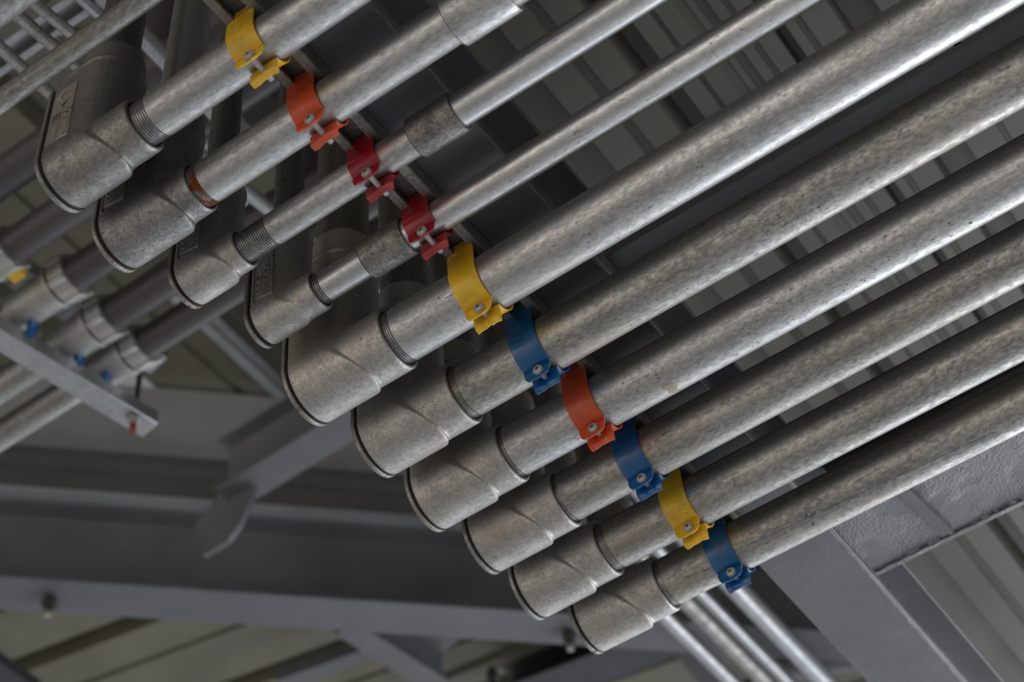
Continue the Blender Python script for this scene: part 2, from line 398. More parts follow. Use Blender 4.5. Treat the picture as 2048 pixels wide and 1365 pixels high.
# ------------------------------------------------------------------ elbow bodies with covers and risers
BODYLAB = [None,
 'cast elbow body at the top left with a raised badge panel on its side',
 'cast elbow body on the conduit of the upper orange clamp, lettered panel half hidden above',
 'small cast elbow body beside a long bare thread, lettering on its side',
 'smallest cast elbow body, on the thin shiny conduit, lettering on its side',
 'largest and palest cast elbow body, in the middle of the row',
 'cast elbow body on the conduit of the uppermost blue clamp',
 'cast elbow body on the conduit of the lower orange clamp',
 "cast elbow body on the middle blue clamp's conduit, third from the bottom",
 'cast elbow body second from the bottom, on the lowest yellow clamp\'s conduit',
 'lowest cast elbow body at the bottom of the row']
RISLAB = [None,
 'dark riser pipe going up from the top left elbow body',
 'shiny topped riser pipe with a rust streak, behind the topmost yellow clamp\'s conduit',
 'thin riser pipe crossing behind the upper orange clamp\'s conduit',
 'thin riser pipe between two wider gaps, above the fourth elbow body',
 'broad brown riser pipe behind the upper dark red clamp\'s conduit',
 'broad riser pipe behind the lower dark red clamp\'s conduit',
 'riser pipe showing in the gap beside the large middle yellow clamp',
 'riser pipe showing in the gap below the uppermost blue clamp',
 'riser pipe showing in the gap below the lower orange clamp',
 'riser pipe showing in the gap beside the lowest yellow clamp']
def body_mesh(i):
    mb = MB(); xc = COVER[i] + .0078; xr = RX[i]; rb = RB[i]; fx = FX[i]; h = HT[i]; cy, cz = PY[i], PZ[i] + CZ
    # stadium silhouette towards the cover, rounded front, as stacked horizontal slices
    zs = [-rb*math.cos(PI/2*k/14) for k in range(15)] + [(h-.008)*k/7 for k in range(1, 8)] + [h-.0065, h]; gz = [0]*(len(zs)-2) + [.0014, .0014]
    S2 = 14; rings = []
    for z, gg in zip(zs, gz):
        yw = math.sqrt(max(rb*rb - z*z, 1e-9)) if z < 0 else rb
        yw = max(yw, .0006)
        ringv = []
        for k in range(S2+1):
            y = yw*math.sin(-PI/2 + PI*k/S2)
            ringv.append((xr + (fx+gg)*math.sqrt(max(0, 1-(y/rb)**2)), cy + y*(1+gg/rb), cz + z))
        for k in range(S2+1):
            y = yw*math.sin(PI/2 - PI*k/S2)
            ringv.append((xc, cy + y, cz + z))
        rings.append(ringv)
    n = len(rings[0]); vs = [p for r in rings for p in r]; fs = []
    for a in range(len(rings)-1):
        for k in range(n):
            l = (k+1) % n; fs.append((a*n+k, a*n+l, (a+1)*n+l, (a+1)*n+k))
    fs += [tuple(reversed(range(n))), tuple(range((len(rings)-1)*n, len(rings)*n))]
    mb.add(vs, fs)
    # pipe hub with its bored mouth
    rh = RH[i]; m = MOUTH[i]; bo = PR[i] + .0011
    mb.lathe((0,cy,cz), (1,0,0), [(xr-.005, .001), (xr-.005, rh), (m-.0022, rh), (m, rh-.0016), (m, bo+.0006), (m-.0008, bo), (m-.013, bo), (m-.013, .001)], 64)
    # riser hub
    rv = RB[i]*.93; zt = cz + h; hh = .042 if PR[i] > .025 else .034
    mb.lathe((xr, cy, 0), (0,0,1), [(zt-.03, .001), (zt-.03, rv), (zt+hh-.010, rv), (zt+hh-.003, rv-.001), (zt+hh, rv-.003), (zt+hh, PR[i]+.001), (zt+.012, PR[i]+.001), (zt+.012, .001)], 56)
    return mb
def stadium(x0, x1, i, grow, z_hi):
    cy, cz, rb = PY[i], PZ[i] + CZ, RB[i] + grow; k = 20; rc = .012
    poly = [(-rb*math.cos(PI*a/k), -rb*math.sin(PI*a/k)) for a in range(k+1)]
    poly += [(rb, z_hi - rc)] + [(rb - rc + rc*math.cos(PI/2*a/5), z_hi - rc + rc*math.sin(PI/2*a/5)) for a in range(1, 6)]
    poly += [(-rb + rc - rc*math.sin(PI/2*a/5), z_hi - rc + rc*math.cos(PI/2*a/5)) for a in range(0, 6)]
    return MB().extrude(poly, (x0, cy, cz), (x1, cy, cz), (0,1,0), (0,0,1))
for i in range(1, 11):
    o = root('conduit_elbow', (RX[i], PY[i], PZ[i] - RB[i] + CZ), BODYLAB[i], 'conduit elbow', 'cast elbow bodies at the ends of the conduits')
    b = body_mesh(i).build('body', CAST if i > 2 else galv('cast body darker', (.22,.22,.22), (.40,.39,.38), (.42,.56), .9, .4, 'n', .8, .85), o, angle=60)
    rm = b.modifiers.new('remesh', 'REMESH'); rm.mode = 'VOXEL'; rm.voxel_size = .0013; rm.use_smooth_shade = True
    sm = b.modifiers.new('smooth', 'SMOOTH'); sm.factor = .6; sm.iterations = 5 if i > 4 else 14
    c = stadium(COVER[i], COVER[i]+.0048, i, .0004, HT[i] - .006).build('cover', COVERM, o, angle=40); bevel(c, .0009, 2)
    stadium(COVER[i]+.0046, COVER[i]+.0084, i, -.0034, HT[i] - .008).build('gasket', RUBBER, o, angle=40)
    ro = root('riser_pipe', (RX[i], PY[i], PZ[i] + HT[i] + CZ), RISLAB[i], 'pipe', 'riser pipes going up from the elbow bodies')
    dx = .011 if i == 2 else 0
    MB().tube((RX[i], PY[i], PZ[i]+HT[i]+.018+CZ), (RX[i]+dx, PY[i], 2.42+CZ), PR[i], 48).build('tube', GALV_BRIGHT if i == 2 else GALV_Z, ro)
    if i == 2:
        ru = MB()
        for k in range(26):
            z0 = PZ[i] + HT[i] + .06 + k*.009; a = math.radians(200 + random.uniform(-6, 6))
            a = math.radians(-112 + random.uniform(-5, 5))
            px = RX[i] + .011*(z0-1.55)/.87 + math.sin(a)*PR[i]; pyy = PY[i] - math.cos(a)*PR[i]
            ru.curve([(px, pyy, z0+CZ), (px+.0003, pyy, z0+.007+CZ)], .0009, 5)
        ru.build('rust_streak', RUST, ro)

# raised badge panel and lettering on the four small bodies
def panel(i, kids):
    y = PY[i] - RB[i]; xc = COVER[i] + .0078; body = [o for o in bpy.data.objects if o.name.startswith('conduit_elbow') and abs(o.location.x-RX[i]) < 1e-5 and abs(o.location.y-PY[i]) < 1e-5][0]
    z = PZ[i] + CZ; lw = min(.034, RX[i]-xc+.004)
    p = MB().extrude([(xc+.004, .012), (xc+lw, .006), (xc+lw, .100), (xc+.012, .104), (xc+.004, .092)], (0, y-.0011, z), (0, y+.002, z), (1,0,0), (0,0,1)).build('name_panel', CAST, body)
    bevel(p, .0005, 1)
    L = MB()
    for (kind, a, b, s) in kids:
        X0 = xc + .004 + a*lw; Z0 = z + b; yy = y - .0013
        if kind == 'o': L.curve([(X0 + s*.75*math.cos(q*PI/6), yy, Z0 + s*math.sin(q*PI/6)) for q in range(13)], .0011, 5)
        if kind == 'c': L.curve([(X0 + s*.75*math.cos(q*PI/6+.8), yy, Z0 + s*math.sin(q*PI/6+.8)) for q in range(10)], .0011, 5)
        if kind == '-': L.curve([(X0, yy, Z0), (X0 + s, yy, Z0)], .0011, 5)
        if kind == '|': L.curve([(X0, yy, Z0), (X0, yy, Z0 + s)], .0011, 5)
        if kind == '/': L.curve([(X0, yy, Z0), (X0 + s*.8, yy, Z0 + s*.9)], .0011, 5)
        if kind == 'd': L.curve([(X0-s, yy, Z0), (X0, yy, Z0+s*1.4), (X0+s, yy, Z0), (X0, yy, Z0-s*1.4), (X0-s, yy, Z0)], .0011, 5)
    L.build('raised_lettering', CAST, body)
panel(1, [('d', .45, .080, .010), ('-', .2, .083, .005), ('-', .25, .077, .006), ('/', .55, .072, .006), ('|', .15, .045, .012), ('|', .27, .046, .012), ('|', .4, .045, .012),
          ('o', .62, .050, .003), ('o', .80, .052, .003), ('/', .60, .040, .005), ('-', .2, .032, .008), ('-', .55, .032, .009), ('-', .22, .025, .007), ('-', .57, .025, .008),
          ('-', .25, .018, .006), ('-', .58, .018, .008), ('-', .28, .011, .004), ('-', .55, .011, .005)])
for i in (2, 3, 4):
    panel(i, [('|', .06, .005, .090), ('c', .30, .030, .0042), ('o', .30, .042, .0042), ('-', .22, .053, .006), ('o', .62, .048, .0036), ('o', .64, .056, .0036), ('c', .62, .036, .0038),
              ('/', .52, .024, .006), ('/', .55, .017, .006), ('/', .50, .011, .006), ('c', .30, .020, .0035), ('|', .66, .064, .007), ('|', .80, .064, .007), ('-', .62, .078, .006)])

# ------------------------------------------------------------------ the slotted strut the clamps hook into
SX0, SX1, GL, GR = -.6178, -.5795, -.6081, -.5897
o = root('strut_channel', ((SX0+SX1)/2, .9, S+CZ), 'slotted galvanised strut channel that all the coloured clamps hook into', 'strut channel')
tk = .0018; zb = S + CZ; ht = .0205; lp = .006
prof = [(GL-lp*0, 0), (SX0+.001, 0), (SX0, .001), (SX0, ht), (SX1, ht), (SX1, .001), (SX1-.001, 0), (GR, 0), (GR, lp), (GR+tk, lp), (GR+tk, tk), (SX1-tk, tk), (SX1-tk, ht-tk),
        (SX0+tk, ht-tk), (SX0+tk, tk), (GL-tk, tk), (GL-tk, lp), (GL, lp)]
MB().extrude(prof, (0, -.3, zb), (0, 1.535, zb), (1,0,0), (0,0,1)).build('channel', STRUT, o, angle=20)

# ------------------------------------------------------------------ clamps
SW0, SW1 = -.6166, -.5848            # clamp width along the pipe
CLL = [None,
 'chipped yellow clamp at the top of the row, nearest the top left elbow',
 'orange clamp just below the topmost yellow one',
 'upper of the two dark red clamps',
 'lower of the two dark red clamps, just above the large yellow one',
 'large yellow clamp in the middle of the row on the thick bright conduit',
 'blue clamp directly below the large middle yellow one',
 'lower orange clamp, between two blue clamps',
 'blue clamp between the lower orange clamp and the lowest yellow clamp',
 'lowest yellow clamp, between two blue clamps',
 'bottom blue clamp, the last one of the row']
def strap(i, sgn):
    """sgn -1: the strap on the near (screw head) side, +1: the far side.  Section swept in (y, z), width along x."""
    r = PR[i]; cy, cz = PY[i], PZ[i] + CZ; g = .0012 if sgn < 0 else .0020; rr = r + g; T = .0016
    big = r > .025
    gap = .0045 if big else .0075                 # half distance between the two lugs
    pts = []
    zt = S + CZ + .013
    pts.append((sgn*(rr - .0006), zt, 'neck')); pts.append((sgn*(rr - .0004), S + CZ + .004, 'neck'))
    pts.append((sgn*(rr - .0004), S + CZ - .0006, 'sh')); pts.append((sgn*(rr-.0004), S + CZ - .006, ''))
    a1 = math.acos(min(1, gap/rr)) if False else math.asin(gap/rr)   # angle from straight down where the strap leaves the pipe
    n = 16
    for k in range(n+1):
        a = PI/2 - (PI/2 - a1)*k/n
        pts.append((sgn*rr*math.sin(a), cz - rr*math.cos(a), ''))
    yb, zb2 = pts[-1][0], pts[-1][1]
    lug = .020 if big else .017
    for k, (dy, dz) in enumerate(((.0000, -.0025), (.0006, -.007), (.0003, -.013), (.0008 if sgn < 0 else .0020, -lug + .002), (.0022 if sgn < 0 else .0042, -lug))):
        pts.append((yb + sgn*(dy - .0), zb2 + dz, 'lug%d' % k))
    # widths
    xm = (SW0+SW1)/2; hw = (SW1-SW0)/2
    rows = []
    off = 0 if sgn < 0 else .0015
    for y, z, tg in pts:
        x0, x1 = SW0 + off, SW1 + off
        if tg == 'neck': x0, x1 = GL + .0006, GR - .0006
        if tg == 'sh': x0, x1 = SW0 + off + .0005, SW1 + off - .0005
        if tg.startswith('lug') and sgn < 0:
            s = {'0': 1.0, '1': .99, '2': .93, '3': .72, '4': .35}[tg[3]]
            x0, x1 = xm - hw*s, xm + hw*s
        if tg.startswith('lug') and sgn > 0:
            s = {'0': 1.0, '1': 1.0, '2': 1.0, '3': .96, '4': .90}[tg[3]]
            x0, x1 = xm - hw*s + off, xm + hw*s + off
        rows.append((x0, x1, cy + y, z))
    # neck steps sharply in: duplicate the row at the shoulder
    k = 2; rows.insert(2, (GL+.0006, GR-.0006, rows[2][2] , rows[2][3] + .0006))
    NX = 8; vs = []; fs = []
    def nrm(a):
        p = rows[max(a-1, 0)]; q = rows[min(a+1, len(rows)-1)]
        t = Vector((0, q[2]-p[2], q[3]-p[3])).normalized(); nn = Vector((0, t.z, -t.y)); 
        return nn if nn.y*sgn > 0 or (abs(nn.y) < .3 and nn.z < 0 and False) else -nn
    for a, (x0, x1, y, z) in enumerate(rows):
        nn = nrm(a); rad = Vector((0, y-cy, z-cz))
        if a < len(rows)-5 and nn.dot(rad) < 0: nn = -nn
        if a >= len(rows)-5: nn = Vector((0, sgn, 0))
        for side in (0, 1):
            for kx in range(NX+1):
                fxx = kx/NX
                # edges curl slightly away from the pipe
                curl = .0009*(abs(2*fxx-1)**4)
                wav = 0
                if a >= len(rows)-3 and sgn > 0: wav = .0007*math.sin(fxx*PI*2.0 + .5)
                p = Vector((x0 + (x1-x0)*fxx, y, z)) + nn*(T*side + curl + (wav if sgn > 0 else 0))
                if sgn > 0 and a == len(rows)-1: p.z += .0006*math.sin(fxx*PI*5 + i)
                vs.append(p)
    M = 2*(NX+1)
    for a in range(len(rows)-1):
        for kx in range(NX):
            fs.append((a*M+kx, a*M+kx+1, (a+1)*M+kx+1, (a+1)*M+kx))
            q = NX+1
            fs.append((a*M+q+kx+1, a*M+q+kx, (a+1)*M+q+kx, (a+1)*M+q+kx+1))
        fs.append((a*M, (a+1)*M, (a+1)*M+NX+1, a*M+NX+1)); fs.append((a*M+NX, a*M+2*NX+1, (a+1)*M+2*NX+1, (a+1)*M+NX))
    for a in (0, len(rows)-1):
        for kx in range(NX): fs.append((a*M+kx, a*M+kx+1, a*M+NX+2+kx, a*M+NX+1+kx))
    return MB().add(vs, fs), cy + yb, zb2
for i in range(1, 11):
    big = PR[i] > .025
    o = root('pipe_clamp', ((SW0+SW1)/2, PY[i], PZ[i] - PR[i] + CZ), CLL[i], 'pipe clamp', 'coloured clamps along the strut')
    mat = CM[CLAMPCOL[i]]
    s1, y1, zb1 = strap(i, -1); s2, y2, zb2 = strap(i, 1)
    tag(s1.build('strap', mat, o, angle=28), None); s2.build('strap', mat, o, angle=28)
    xm = -.5985; zc = zb1 - .0095; rs = .0058 if big else .0056
    head = MB().lathe((xm, y1 - .0018 - .0006, zc), (0,-1,0), [(0, .0001), (0, rs), (.0028, rs), (.0038, rs*.93), (.0045, rs*.78), (.0049, rs*.5), (.0050, rs*.32), (.0036, rs*.18), (.0034, .0001)], 32)
    sc_o = head.build('screw', SCREW, o, angle=50)
    cr = MB()
    for ang in (25, 115):
        a = math.radians(ang + 13*i); d = Vector((math.cos(a), 0, math.sin(a))); e = Vector((-math.sin(a), 0, math.cos(a)))
        c0 = Vector((xm, y1 - .0018 - .0006 - .0044, zc))
        cr.extrude([(-.0026, -.0005), (.0026, -.0005), (.0026, .0005), (-.0026, .0005)], c0, c0 + Vector((0, -.0006, 0)), d, e)
    cr.build('cross_recess', GROOVE, sc_o)
    MB().tube((xm, y1 - .001, zc), (xm, y2 + .0125, zc), .0028, 20).build('bolt_shank', SCREW, o)
    MB().lathe((xm, y2 + .0026, zc), (0,1,0), [(0, .0062), (.0045, .0062), (.0050, .0054)], 6).build('nut', SCREW, o, angle=20)
    if i in (1, 7):
        em = MB(); a = math.radians(-38); r = PR[i] + .0029
        em.curve([(SW0 + .017 + .0055*math.cos(q*PI/10), PY[i] + math.sin(a + .0055*math.sin(q*PI/10)/r)*r, PZ[i]+CZ - math.cos(a + .0055*math.sin(q*PI/10)/r)*r) for q in range(21)], .00025, 4)
        em.build('stamped_ring', mat, o)

# ------------------------------------------------------------------ steel beams just above the row
def hprof(h, b, tw, tf, rt=.008):
    hb, hw = b/2, tw/2; p = [(-hb, 0), (hb, 0), (hb, tf), (hw+rt, tf), (hw+rt*.3, tf+rt*.3), (hw, tf+rt), (hw, h-tf-rt), (hw+rt*.3, h-tf-rt*.3), (hw+rt, h-tf), (hb, h-tf), (hb, h)]
    return p + [(-a, c) for a, c in reversed(p)][0:-1][0:] if False else p + [(-a, c) for a, c in reversed(p[2:])]
def beam(p, q, h, b, mat, label, tw=.006, tf=.009, name='steel_beam', group=None, weld=False):
    p, q = Vector(p), Vector(q); d = (q-p).normalized(); ex = d.cross(Vector((0,0,1))).normalized()
    o = root(name, (p+q)/2, label, 'steel beam', group)
    m = MB().extrude(hprof(h, b, tw, tf), p, q, ex, (0,0,1)).build('web_and_flanges', mat, o, angle=25); bevel(m, .0012, 2)
    return o
zb = S + .0225
bo = beam((-.5554, -.5, zb+CZ), (-.5554, 3.2, zb+CZ), .150, .0990, BEAM, 'grey painted H beam running behind the strut, its underside seen between the conduits and at lower right')
w = MB()
pts = []
for k in range(240):
    y = .2 + k*.0105; pts.append((-.5056 + random.uniform(-.0004, .0006), y, zb + CZ + .0006 + random.uniform(-.0005, .0006)))
w.curve(pts, .0012, 6); w.build('edge_bead', BEAM_ROUGH, bo)
# the deep cross beam at right
xb = beam((-.504, 1.625, 1.500+CZ), (1.3, 1.625, 1.500+CZ), .142, .150, BEAM_ROUGH, 'lumpy painted cross beam at the right, behind the bottom conduit')
p0, p1 = W(1812, 985, 1.4985), W(1893, 1062, 1.4985)
d = (p1-p0).normalized(); e = d.cross(Vector((0,0,1)))
mbb = MB()
for k in range(1):
    mbb.extrude([(-.0075,0),(.0075,0),(.0075,.008),(-.0075,.008)], p0 - d*.05 + Vector((0,0,-.006)), p1 + Vector((0,0,-.006)), e, (0,0,1))
mbb.build('backing_strip', BEAM, xb)
wd = MB(); pts = [p0 - d*.05 + d*(k*.0045) - e*.0088 + Vector((0,0,-.0015 + random.uniform(-.0009,.0006))) for k in range(int(((p1-p0).length+.05)/.0045))]
wd.curve(pts, .0017, 6)
wd.curve([(-.500 + k*.006, 1.690 + random.uniform(-.0008,.0008), 1.4985 + CZ + random.uniform(-.0006,.0004)) for k in range(140)], .0016, 6)
wd.build('weld_bead', BEAM_ROUGH, xb)
# the cross beam between the fifth and sixth conduits
beam((-.504, 1.1215, 1.520+CZ), (1.3, 1.1215, 1.520+CZ), .122, .082, BEAM, 'narrow dark cross beam seen between the thick bright conduit and the first blue clamp\'s conduit')
# purlin clip and bolts beside it
cl = root('purlin_clip', (-.088, 1.106, 1.548+CZ), 'pale bolted clip above the narrow cross beam near the top right corner', 'bracket')
MB().box((-.124,1.094,1.548+CZ), (-.088,1.1183,1.590+CZ)).build('plate', PALE, cl)
MB().box((-.080,1.094,1.548+CZ), (-.056,1.1183,1.590+CZ)).build('plate', PALE, cl)
MB().lathe((-.084,1.1183,1.565+CZ), (0,-1,0), [(0,.004),(.02,.004)], 12).build('bolt', DARKBOLT, cl)

# ------------------------------------------------------------------ roof sheets
def sheet(name, prof, t0, t1, T, Q, z, mat, label=None):
    """folded sheet: prof (q, dz), swept along T from t0(q) to t1(q); closed with 1 mm thickness"""
    T, Q = Vector(T), Vector(Q); vs = []; fs = []
    for q, dz in prof:
        for t in (t0(q), t1(q)):
            for th in (0, .001): vs.append(Q*q + T*t + Vector((0,0,z+dz+th+CZ)))
    for k in range(len(prof)-1):
        a, b = 4*k, 4*k+4
        fs += [(a, a+2, b+2, b), (a+1, b+1, b+3, a+3), (a, b, b+1, a+1), (a+2, a+3, b+3, b+2)]
    o = MB().add(vs, fs).build(name, mat, angle=10, loc=(Q*prof[0][0] + Vector((0,0,z+CZ))))
    return tag(o, label, kind='structure')
ZD = 2.02
marks = [(-.36,.05),(-.2857,.05),(-.2850,.0),(-.2630,.0),(-.2622,.012),(-.2560,.012),(-.2552,.004),(-.2350,.004),(-.2300,.05),(-.2180,.05),(-.2150,.0),
         (-.2030,.0),(-.2024,.006),(-.1998,.006),(-.1992,0),(-.1872,0),(-.1866,.004),(-.1806,.004),(-.1800,0),(-.1760,0),(-.1752,.008),(-.1700,.008),(-.1690,0),
         (-.1620,0),(-.1614,.006),(-.1580,.006),(-.1574,0),(-.1460,0),(-.1452,.04),(-.1385,.04),(-.1375,0),(-.1310,0),(-.1303,.006),(-.1270,.006),(-.1262,0),(-.1080,0),(-.1060,.05),(-.085,.05),(-.083,0)]
prof = [(a*ZD, d) for a, d in marks]
q = prof[-1][0]
while q < 2.5:
    for w_, d in ((.045,0),(.001,.006),(.007,.006),(.001,0),(.045,0),(.004,.05),(.030,.05),(.004,0)):
        q += w_; prof.append((q, d))
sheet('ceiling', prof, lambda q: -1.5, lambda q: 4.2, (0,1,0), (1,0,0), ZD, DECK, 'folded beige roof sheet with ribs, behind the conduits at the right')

# ------------------------------------------------------------------ the far left: diagonal beam, siding and lower roof
s2 = math.sqrt(.5); TD = Vector((s2, s2, 0)); ND = Vector((-s2, s2, 0)); DW = 2.885
lb = beam(ND*(DW+.05) + TD*(-2.2) + Vector((0,0,2.6+CZ)), ND*(DW+.05) + TD*3.2 + Vector((0,0,2.6+CZ)), .228, .100, BEAM_FAR, 'large grey H beam crossing the lower left, pale lower flange towards the camera')
lb2 = root('edge_angle', ND*(DW+.01) + TD*0 + Vector((0,0,2.829+CZ)), 'pale steel angle lying along the top of the large lower left beam', 'steel angle')
MB().extrude([(-.026,0),(.04,0),(.04,.004),(-.022,.004),(-.022,.012),(-.026,.012)], ND*(DW-.001) + TD*(-2.2) + Vector((0,0,2.829+CZ)), ND*(DW-.001) + TD*3.2 + Vector((0,0,2.829+CZ)), ND, (0,0,1)).build('angle', PALE, lb2, angle=20)
# vertical siding with horizontal folds above that beam
def fold(zz, name, mat, label):
    vs = []; fs = []
    for z, dn in zz:
        for t in (-2.6, 3.4):
            for th in (0, .001): vs.append(ND*(DW+.012+dn+th) + TD*t + Vector((0,0,z+CZ)))
    for k in range(len(zz)-1):
        a, b = 4*k, 4*k+4; fs.extend([(a, a+2, b+2, b), (a+1, b+1, b+3, a+3)])
    tag(MB().add(vs, fs).build(name, mat, angle=10), label, kind='structure')
fold([(2.845,0),(2.89,0),(2.90,.012),(2.945,.012),(2.952,.0),(2.975,0),(2.980,.010),(3.000,.010),(3.006,-.004)], 'wall_far', SIDING, 'dark grey folded siding above the large lower left beam')
fold([(3.006,-.004),(3.012,-.010),(3.085,-.135)], 'ceiling', SIDING_LIT, 'sloping soffit, siding grey lightened as if lit, above the dark siding at lower left')
# upper roof on the near side of the siding: ribs along y
prof = []; q = -4.6; k = 0
while q < -.55:
    for w_, d in ((.13,0),(.004,.012),(.014,.012),(.004,0),(.13,0),(.012,.06),(.06,.06),(.012,0)):
        q += w_; prof.append((q, d))
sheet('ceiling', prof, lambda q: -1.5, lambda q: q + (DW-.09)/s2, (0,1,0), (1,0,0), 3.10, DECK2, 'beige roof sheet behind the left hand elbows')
# lower roof beyond the siding: ribs run nearly along x
ang = math.radians(10); TQ = Vector((math.cos(ang), math.sin(ang), 0)); QQ = Vector((-math.sin(ang), math.cos(ang), 0))
prof = []; q = .6
while q < 6.0:
    for w_, d in ((.16,0),(.010,.05),(.035,.05),(.010,0),(.10,0),(.003,.008),(.012,.008),(.003,0)):
        q += w_; prof.append((q, d))
def tw_(q):       # where the line QQ*q + TQ*t meets -x + y = (DW+.06)/s2
    c = (DW+.06)/s2; a = -TQ.x + TQ.y; b = (-QQ.x + QQ.y)*q
    return (c - b)/a
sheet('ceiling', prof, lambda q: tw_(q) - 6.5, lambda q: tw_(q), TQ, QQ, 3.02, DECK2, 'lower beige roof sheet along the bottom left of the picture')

# brace and stub beams
def chan(u1, v1, u2, v2, z, b, h, mat, label, name='steel_channel', z2=None, flip=1):
    p, q = W(u1, v1, z), W(u2, v2, z if z2 is None else z2); d = (q-p).normalized(); ex = d.cross(Vector((0,0,1))).normalized()*flip
    o = root(name, (p+q)/2, label, 'steel channel')
    t = .005
    MB().extrude([(-b/2,0),(b/2,0),(b/2,t),(-b/2+t,t),(-b/2+t,h-t),(b/2,h-t),(b/2,h),(-b/2,h)], p, q, ex, (0,0,1)).build('channel', mat, o, angle=20)
    return o
def angle_bar(u1, v1, u2, v2, z, wd, mat, label, z2=None, h=.03):
    p, q = W(u1, v1, z), W(u2, v2, z if z2 is None else z2); d = (q-p).normalized(); ex = d.cross(Vector((0,0,1))).normalized()
    o = root('steel_angle', (p+q)/2, label, 'steel angle')
    MB().extrude([(-wd/2,0),(wd/2,0),(wd/2,h),(wd/2-.003,h),(wd/2-.003,.003),(-wd/2,.003)], p, q, ex, (0,0,1)).build('angle', mat, o, angle=20)
    return o
angle_bar(330, 560, 640, 858, 3.03, .05, FARGALV, 'grey brace crossing the beige roof between the third and fourth elbows', h=.05)
angle_bar(345, 592, 640, 868, 2.96, .022, FARGALV, 'thinner grey strip beside the brace on the beige roof', h=.01)
st = beam(W(455, 1000, 2.62), W(1100, 605, 2.62), .15, .075, BEAM_FAR, 'grey stub beam coming out from under the large pale elbow to the lower left beam')
YG = W(455, 1000, 2.62).y
gp = root('gusset_plate', WY(455, 1040, YG), 'rounded gusset plate where the stub beam meets the large lower left beam', 'gusset plate')
gc = [WY(u, v, YG) for u, v in [(508,958),(506,985),(480,1048),(455,1082),(405,1112),(396,1082),(392,1050),(440,985),(470,950)]]
nn = Vector((.0,.011,.0)); L_ = len(gc)
MB().add(gc + [p_ + nn for p_ in gc], [tuple(range(L_)), tuple(range(2*L_-1, L_-1, -1))] + [(k, (k+1) % L_, L_+(k+1) % L_, L_+k) for k in range(L_)]).build('plate', BEAM_FAR, gp)
chan(690, 1258, 905, 1392, 2.66, .06, .15, BEAM_FAR, 'grey channel leaving the large lower left beam towards the bottom edge', flip=1)
angle_bar(560, 1372, 770, 1297, 2.9, .04, BEAM_FAR, 'small pale angle meeting the channel at the bottom edge')
angle_bar(820, 1400, 1140, 1268, 2.95, .03, DECK2, 'pale roof seam strip below the large beam')
chan(1010, 1410, 1380, 1270, 2.86, .12, .12, BEAM_DARK, 'dark channel at the bottom edge below the lowest elbow')
angle_bar(1335, 1262, 1450, 1400, 2.75, .05, BEAM_DARK, 'dark grey strip left of the four pale pipes at the bottom')
angle_bar(-40, 1322, 60, 1392, 2.8, .06, BEAM_DARK, 'dark angle in the bottom left corner')
def knob(u, v, z, label, mat=ZINC):
    p = W(u, v, z); o = root('beam_bolt', p, label, 'bolt', 'bolts under the large lower left beam')
    MB().lathe(p, (0,0,-1), [(-.02,.012),(.0,.012),(.0,.018),(.012,.018),(.012,.009),(.030,.009)], 6).build('nut', DARKBOLT, o, angle=20)
    MB().lathe(p + Vector((0,0,-.028)), (0,0,-1), [(0,.008),(.012,.007)], 12).build('bolt_tip', mat, o)
knob(100, 1204, 2.59, 'dark bolt with bright tip under the left end of the large beam'); knob(1138, 1272, 2.59, 'dark bolt with bright tip under the large beam beside the lowest elbow')
knob(985, 1352, 2.75, 'dark bolt cluster at the bottom edge of the picture', DARKBOLT)

# four pale pipes at the lower right
def rod(name, p, q, r, mat, label, cat='pipe', group=None, n=32):
    o = root(name, p, label, cat, group); MB().tube(p, q, r, n).build('tube', mat, o); return o
FP = [((1255,1178),(1474,1354),.0145,'leftmost of the four blurred pale pipes at the bottom right'),
      ((1300,1152),(1526,1336),.0160,'second from left of the four blurred pale pipes'),
      ((1330,1122),(1540,1319),.0120,'third from left and thinnest of the four blurred pale pipes'),
      ((1376,1088),(1540,1237),.0190,'rightmost and brightest of the four blurred pale pipes')]
for k, (a, b, r, lab) in enumerate(FP):
    p, q = W(*a, 2.5), W(*b, 2.5); d = Vector((0,1,0)); p, q = (p+q)/2 - d*.45, (p+q)/2 + d*.35
    rod('conduit_pipe', p - d*.55, q + d*.25, r*1.2, FARGALV if k != 1 else GALV_DULL, lab, 'pipe', 'four pale pipes at the lower right')
# dark tank like shapes beyond them
rod('duct', W(1480,1250,3.0), W(1800,1215,3.0), .09, BEAM_DARK, 'dark round duct behind the four pale pipes', 'duct')
rod('duct', W(1500,1345,3.0), W(1800,1300,3.0), .035, BEAM_FAR, 'slimmer grey duct at the bottom beside the painted beam', 'duct')

# ------------------------------------------------------------------ left cluster of coated pipes with couplings
def coated(u1, v1, u2, v2, z, r, label, par=True):
    """coated pipe from its coupling (u1, v1) away to (u2, v2)"""
    p, q = W(u1, v1, z), W(u2, v2, z); d = Vector((1,0,0)) if par else (q-p).normalized()
    o = root('coated_pipe', p, label, 'pipe', 'dark coated pipes with pale couplings at the left')
    MB().tube(p, q + d*.5, r, 40).build('tube', COATED, o)
    e1 = (Vector((0,0,1)) - d*d.z).normalized(); e2 = d.cross(e1)
    gear = []
    for k in range(72):
        a = 2*PI*k/72; u = (k % 12); rad = r + .009 + (.0045 if 3 <= u <= 5 else 0)
        gear.append((rad*math.cos(a), rad*math.sin(a)))
    cg = MB().extrude(gear, p + d*.006, p - d*.026, e1, e2).build('collar', ZINC, o, angle=35); bevel(cg, .0015, 2)
    MB().lathe(p, -d, [(.030, r), (.030, r+.009), (.040, r+.009), (.042, r+.006), (.125, r+.004), (.130, r-.001)], 40).build('coupling', ZINC, o)
    MB().tube(p - d*.12, p - d*1.3, r-.002, 32).build('tube', GALV_DULL, o)
    return o
zc = 2.32
